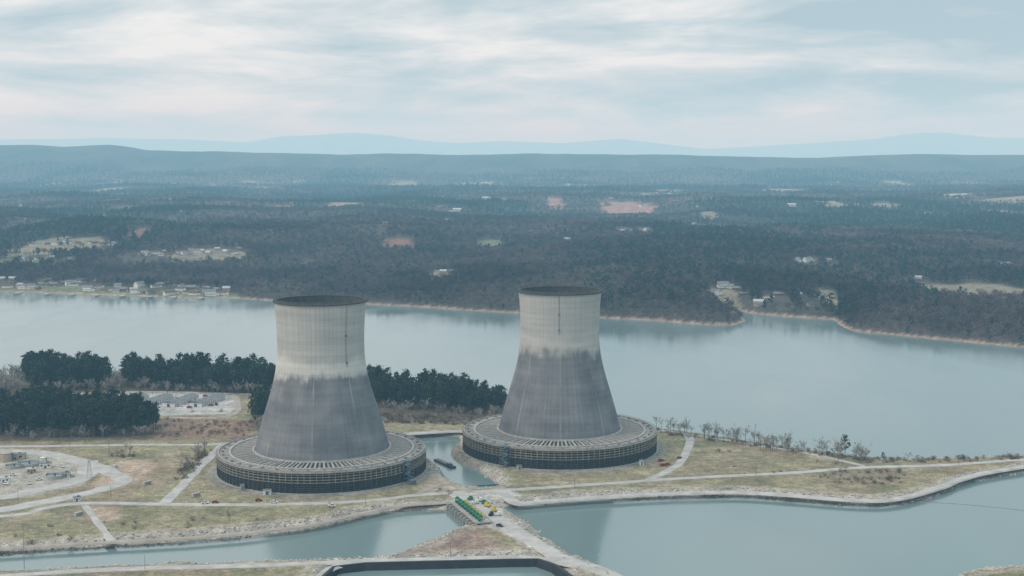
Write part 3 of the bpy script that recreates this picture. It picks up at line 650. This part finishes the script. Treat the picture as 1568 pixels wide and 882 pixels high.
# barge, floating boom
x,y=G(681,711,0); mb=MB(); mb.prism([(-16,.3),(-14,-.6),(14,-.6),(16,.3),(16,1.3),(-16,1.3)],5,'carb'); mb.box((9,0,2.0),(5,3,1.5),'steel'); mb.box((-4,0,1.45),(18,3.6,.3),'steel'); mb.obj('work_barge',(x,y,0.1),math.radians(-62))
x,y=G(747,744,0); mb=MB()
for i in range(8): mb.cone((-8+i*2.2,0,.2),(-6.2+i*2.2,0,.2),.6,.6,'blue',8,True)
mb.box((0,.0,.9),(18,1.6,.2),'blue'); mb.obj('floating_pontoon',(x,y,0.1),.25)
x0,y0=G(1400,768,0); x1,y1=G(1620,789,0); mb=MB()
P=[(x0+(x1-x0)*i/30,y0+(y1-y0)*i/30+math.sin(i/30*3.14)*6) for i in range(31)]
for i in range(30): mb.cone((*P[i],.05),(*P[i+1],.05),.2,.2,'timber',5)
mb.obj('floating_boom')
# pond liner
pl=GP([(470,930),(492,888),(512,870),(560,864.5),(640,862.5),(700,861),(780,859),(824,858.5),(850,868),(880,890),(900,930)],3); mb=MB(); vs=[]
PL2=[];
for i in range(len(pl)-1):
    for s in range(8): PL2.append(pl[i]+(pl[i+1]-pl[i])*s/8)
PL2=np.array(PL2); T=np.gradient(PL2,axis=0); T/=np.linalg.norm(T,axis=1)[:,None]; Nn=np.stack([-T[:,1],T[:,0]],1)
for p,nn in zip(PL2,Nn):
    a_=p+nn*2.2; b_=p-nn*3.2; vs+=[(a_[0],a_[1],3.9),(p[0],p[1],4.4),(p[0]-nn[0]*1,p[1]-nn[1]*1,4.4),(b_[0],b_[1],-.6)]
fs=[]
for i in range(len(PL2)-1):
    for k in range(3): fs.append((i*4+k,i*4+4+k,i*4+4+k+1,i*4+k+1))
mb.add(vs,fs,'black'); mb.obj('pond_liner')
# ------------------------------------------------------------------ vehicles
def car(u,v,rz,k,pick=False):
    x,y=G(u,v,4.3); mb=MB()
    body=[(-2.3,.35),(2.25,.35),(2.35,.75),(2.1,.98),(1.0,1.05),(-2.2,1.08),(-2.35,.8)]
    mb.prism(body,1.82,k)
    if pick: cab=[(-.5,1.05),(1.15,1.03),(.65,1.75),(-.35,1.78)]
    else: cab=[(-1.9,1.06),(1.15,1.03),(.45,1.62),(-1.35,1.62)]
    mb.prism(cab,1.58,'glass'); x0,x1=cab[3][0],cab[2][0]; mb.box(((x0+x1)/2,0,cab[3][1]+.03),(x1-x0+.05,1.5,.07),k)
    if pick: 
        for s in(-.85,.85): mb.box((-1.4,s,1.25),(1.8,.1,.35),k)
    for a_ in(-1.45,1.45):
        for s in(-.86,.86): mb.cone((a_,s-.12,.36),(a_,s+.12,.36),.36,.36,'rubber',12,True)
    for s in(-.6,.6): mb.box((2.33,s,.72),(.06,.4,.16),'white'); mb.box((-2.36,s,.8),(.06,.35,.16),'red')
    o=mb.obj('parked_car' if not pick else 'pickup_truck',(x,y,hz(x,y)+.32),rz); s=1.1; o.scale=(s,s,s)
car(314,771,.2,'carw'); car(330,770,.1,'red'); car(396,767,.3,'red'); car(1015,713,.6,'red'); car(1022,712,.6,'red'); car(1040,702,.9,'red'); car(1012,706,.5,'red'); car(765,806,-.8,'carb',True); car(420,770,0,'carw')
car(508,776,0,'carw',True); car(740,798,-.7,'carw')
random.seed(3)
for i in range(26):
    u=random.choice([212,248,284,322])+random.uniform(-8,24); v=random.uniform(606,632)
    if polysd(z_park,*[np.array([c]) for c in G(u,v,4)])[0]<-3: car(u,v,random.choice([0,1.57]),random.choice(['carw','carb','red','carw','carw']),random.random()<.4)
for u,v in((20,728),(60,735),(95,715),(30,700),(75,728),(45,741),(8,742),(110,728)): car(u,v,random.random()*3,random.choice(['carw','carb','carw']),random.random()<.5)
# ------------------------------------------------------------------ storage sheds
for u,v in((200,617),(237,617),(277,617),(318,617)):
    x,y=G(u,v,4); mb=MB(); L_=46; mb.box((0,0,1.9),(13,L_,4.4),'wallw'); mb.prism([(-7.2,0),(7.2,0),(0,1.9)],L_+1,'roofg',c=(0,0,4.12))
    for q in range(11):
        yy=-L_/2+(q+.5)*L_/11; mb.box((6.54,yy,1.7),(.1,2.8,2.9),'roofl'); mb.box((-6.54,yy,1.7),(.1,2.8,2.9),'roofl')
    mb.box((0,-L_/2-.05,1.6),(3.2,.1,3),'steel'); mb.obj('storage_building',(x,y,4.0),-.30)
# left plant: tanks, buildings
def tank(u,v,r,h,k):
    x,y=G(u,v,4); mb=MB(); mb.ring([(r,0),(r,h),(r*.6,h+r*.12),(0.01,h+r*.2)],k,32); mb.ring([(r+.1,h-.2),(r+.3,h-.2),(r+.3,h),(r+.1,h)],'steel',32,True); mb.box((r+.3,0,h/2),(.3,.6,h),'steel'); o=mb.obj('storage_tank',(x,y,3.9))
tank(9,706,5,7,'wallt'); tank(-14,706,5,7,'wallt'); tank(66,708,2.5,4,'white')
def clar(u,v,r):
    x,y=G(u,v,4); mb=MB(); mb.ring([(r,0),(r,2.2),(r-.5,2.2),(r-.5,1.2),(.01,1.2)],'conc',40); mb.ring([(r-.55,1.6),(.3,1.62)],'water',40); mb.box((0,0,2.5),(2*r,1.0,.25),'steel'); mb.cone((0,0,1),(0,0,3.4),.7,.7,'steel',8,True); mb.obj('clarifier_basin',(x,y,3.9))
clar(45,712,9); clar(84,731,7); clar(22,716,7)
def shed(u,v,w,d_,h,rz,wall='wallw',roof='roofg'):
    x,y=G(u,v,4); mb=MB(); mb.box((0,0,h/2),(w,d_,h),wall); mb.box((0,0,h+.15),(w+.6,d_+.6,.3),roof); mb.box((0,-d_/2-.04,1.2),(1.4,.08,2.2),'steel')
    for q in(-.3,.3): mb.box((q*w,-d_/2-.04,h*.6),(w*.16,.08,h*.28),'glass')
    mb.box((w*.2,0,h+.7),(1.5,1.5,.8),'steel'); mb.obj('utility_building',(x,y,3.95),rz)
shed(70,716,9,6,4,.2); shed(25,703,14,7,4.5,.1,'wallt'); shed(48,724,7,5,3.5,.4,'wallt','roofl'); shed(-30,722,16,9,6,0); shed(100,729,6,4,3,.5); shed(6,738,9,5,3.5,.2,'wallw','roofl'); shed(118,767,5,3,3,.2)
# lattice mast & lamp posts
def lattice(u,v,h):
    x,y=G(u,v,4); mb=MB()
    for sx in(-1,1):
        for sy in(-1,1): mb.cone((sx*1.8,sy*1.8,0),(sx*.5,sy*.5,h),.16,.1,'beam',4)
    n=6
    for i in range(n):
        a_=1.8-1.3*i/n; b_=1.8-1.3*(i+1)/n
        for s in(-1,1): mb.cone((-a_,s*a_,h*i/n),(b_,s*b_,h*(i+1)/n),.08,.08,'beam',3); mb.cone((s*a_,-a_,h*i/n),(s*b_,b_,h*(i+1)/n),.08,.08,'beam',3); mb.cone((-b_,s*b_,h*(i+1)/n),(b_,s*b_,h*(i+1)/n),.08,.08,'beam',3)
    mb.box((0,0,h),(2.2,2.2,.3),'beam'); mb.obj('lattice_mast',(x,y,4))
lattice(137,732,14)
def lamp(u,v,h):
    x,y=G(u,v,4); mb=MB(); mb.cone((0,0,-.5),(0,0,h),.16,.09,'steel',6); mb.cone((0,0,h),(1.8,0,h+.4),.07,.06,'steel',5); mb.box((2.1,0,h+.4),(.9,.4,.18),'roofl'); mb.box((0,0,.2),(.8,.8,.5),'conc'); mb.obj('street_lamp',(x,y,hz(x,y)),random.random()*6)
for u,v,h in((37,862,30),(1157,728,10),(107,688,10),(222,872,9),(640,690,9),(560,775,9),(1000,700,9),(366,812,8),(28,770,10),(170,762,9),(880,746,9),(1290,716,9),(690,848,9),(1468,714,9)): lamp(u,v,h)
# small objects in the left/bottom yards
for u,v in((225,742),(175,716),(300,760),(120,790)):
    x,y=G(u,v,4); mb=MB(); mb.box((0,0,1.3),(6,2.4,2.6),'beam'); 
    for q in range(9): mb.box((-2.6+q*.65,-1.24,1.3),(.12,.08,2.3),'steel')
    mb.box((3.02,0,1.3),(.06,2.0,2.2),'steel'); mb.obj('shipping_container',(x,y,hz(x,y)),random.random()*3)
# ------------------------------------------------------------------ atmosphere
m=bpy.data.materials.new('air_haze_mat'); M['haze']=m; t,N,L=nt(m); o=N.new('ShaderNodeOutputMaterial')
sig=(3.2e-5,5.9e-5,7.6e-5); LH=(.61,.70,.75)
ab=N.new('ShaderNodeVolumeAbsorption'); ab.inputs['Density'].default_value=sig[2]; ab.inputs['Color'].default_value=(1-sig[0]/sig[2],1-sig[1]/sig[2],0,1)
em=N.new('ShaderNodeEmission'); em.inputs['Color'].default_value=(sig[0]/sig[2]*LH[0],sig[1]/sig[2]*LH[1],LH[2],1); em.inputs['Strength'].default_value=sig[2]  # air glows by itself: emission stands in for light scattered by haze
ad=N.new('ShaderNodeAddShader'); L.new(ab.outputs[0],ad.inputs[0]); L.new(em.outputs[0],ad.inputs[1]); L.new(ad.outputs[0],o.inputs['Volume'])
mb=MB(); mb.box((0,38000,490),(170000,84000,1020),'haze'); mb.obj('atmosphere_haze')
# world
w=bpy.data.worlds.new('World'); scn.world=w; w.use_nodes=True; t=w.node_tree; N=t.nodes; L=t.links; N.clear()
SE,SA=math.radians(42),math.radians(-110)
out=N.new('ShaderNodeOutputWorld'); sky=N.new('ShaderNodeTexSky'); sky.sky_type='NISHITA'; sky.sun_disc=False; sky.sun_elevation=SE; sky.sun_rotation=SA; sky.dust_density=3
b1=N.new('ShaderNodeBackground'); b1.inputs[1].default_value=.1; L.new(sky.outputs[0],b1.inputs[0])
tc=N.new('ShaderNodeTexCoord')
def wn(scale,det,loc,dist=0):
    mp=N.new('ShaderNodeMapping'); mp.inputs['Scale'].default_value=scale; mp.inputs['Location'].default_value=loc; L.new(tc.outputs['Generated'],mp.inputs[0])
    n=N.new('ShaderNodeTexNoise'); n.inputs['Scale'].default_value=1; n.inputs['Detail'].default_value=det; n.inputs['Distortion'].default_value=dist; n.inputs['Roughness'].default_value=.55; L.new(mp.outputs[0],n.inputs['Vector']); return n.outputs[0]
na=wn((4.2,4.2,24),5,(3.1,0,1.2),.35); nb_=wn((9,9,46),6,(1,5,2),.6)
ma=N.new('ShaderNodeMath'); ma.operation='MULTIPLY_ADD'; ma.inputs[1].default_value=.32; L.new(nb_,ma.inputs[0]); m2=N.new('ShaderNodeMath'); m2.operation='MULTIPLY'; m2.inputs[1].default_value=.68; L.new(na,m2.inputs[0]); L.new(m2.outputs[0],ma.inputs[2])
sp=N.new('ShaderNodeSeparateXYZ'); L.new(tc.outputs['Generated'],sp.inputs[0])
# the cloud deck thins towards the west (left) and is thicker in the north-east
mw=N.new('ShaderNodeMath'); mw.operation='MULTIPLY_ADD'; mw.inputs[1].default_value=-.19; L.new(sp.outputs[0],mw.inputs[0]); L.new(ma.outputs[0],mw.inputs[2])
cr=N.new('ShaderNodeValToRGB'); L.new(mw.outputs[0],cr.inputs[0]); e=cr.color_ramp.elements; e[0].position=.41; e[0].color=(.40,.51,.57,1); e[1].position=.60; e[1].color=(.92,.93,.915,1); q=cr.color_ramp.elements.new(.50); q.color=(.60,.68,.71,1)
zr=N.new('ShaderNodeMapRange'); L.new(sp.outputs[2],zr.inputs[0]); zr.inputs[1].default_value=.12; zr.inputs[2].default_value=.8; zr.inputs[3].default_value=1.08; zr.inputs[4].default_value=1.85
b2=N.new('ShaderNodeBackground'); L.new(zr.outputs[0],b2.inputs[1]); L.new(cr.outputs[0],b2.inputs[0])
ms=N.new('ShaderNodeMixShader'); ms.inputs[0].default_value=.93; L.new(b1.outputs[0],ms.inputs[1]); L.new(b2.outputs[0],ms.inputs[2]); L.new(ms.outputs[0],out.inputs[0])
sl=bpy.data.lights.new('sun','SUN'); sl.energy=.8; sl.angle=math.radians(14); sl.color=(1,.96,.9); so=bpy.data.objects.new('sun',sl); scn.collection.objects.link(so)
sdv=Vector((math.sin(SA)*math.cos(SE),math.cos(SA)*math.cos(SE),math.sin(SE))); so.rotation_euler=sdv.to_track_quat('Z','Y').to_euler(); so.location=(0,0,500)
# camera
cd=bpy.data.cameras.new('camera'); cd.sensor_width=36; cd.lens=36*F/1568; cd.clip_start=1; cd.clip_end=200000
co=bpy.data.objects.new('camera',cd); co.location=(0,0,CAMZ); co.rotation_euler=(math.pi/2-TH,0,0); scn.collection.objects.link(co); scn.camera=co
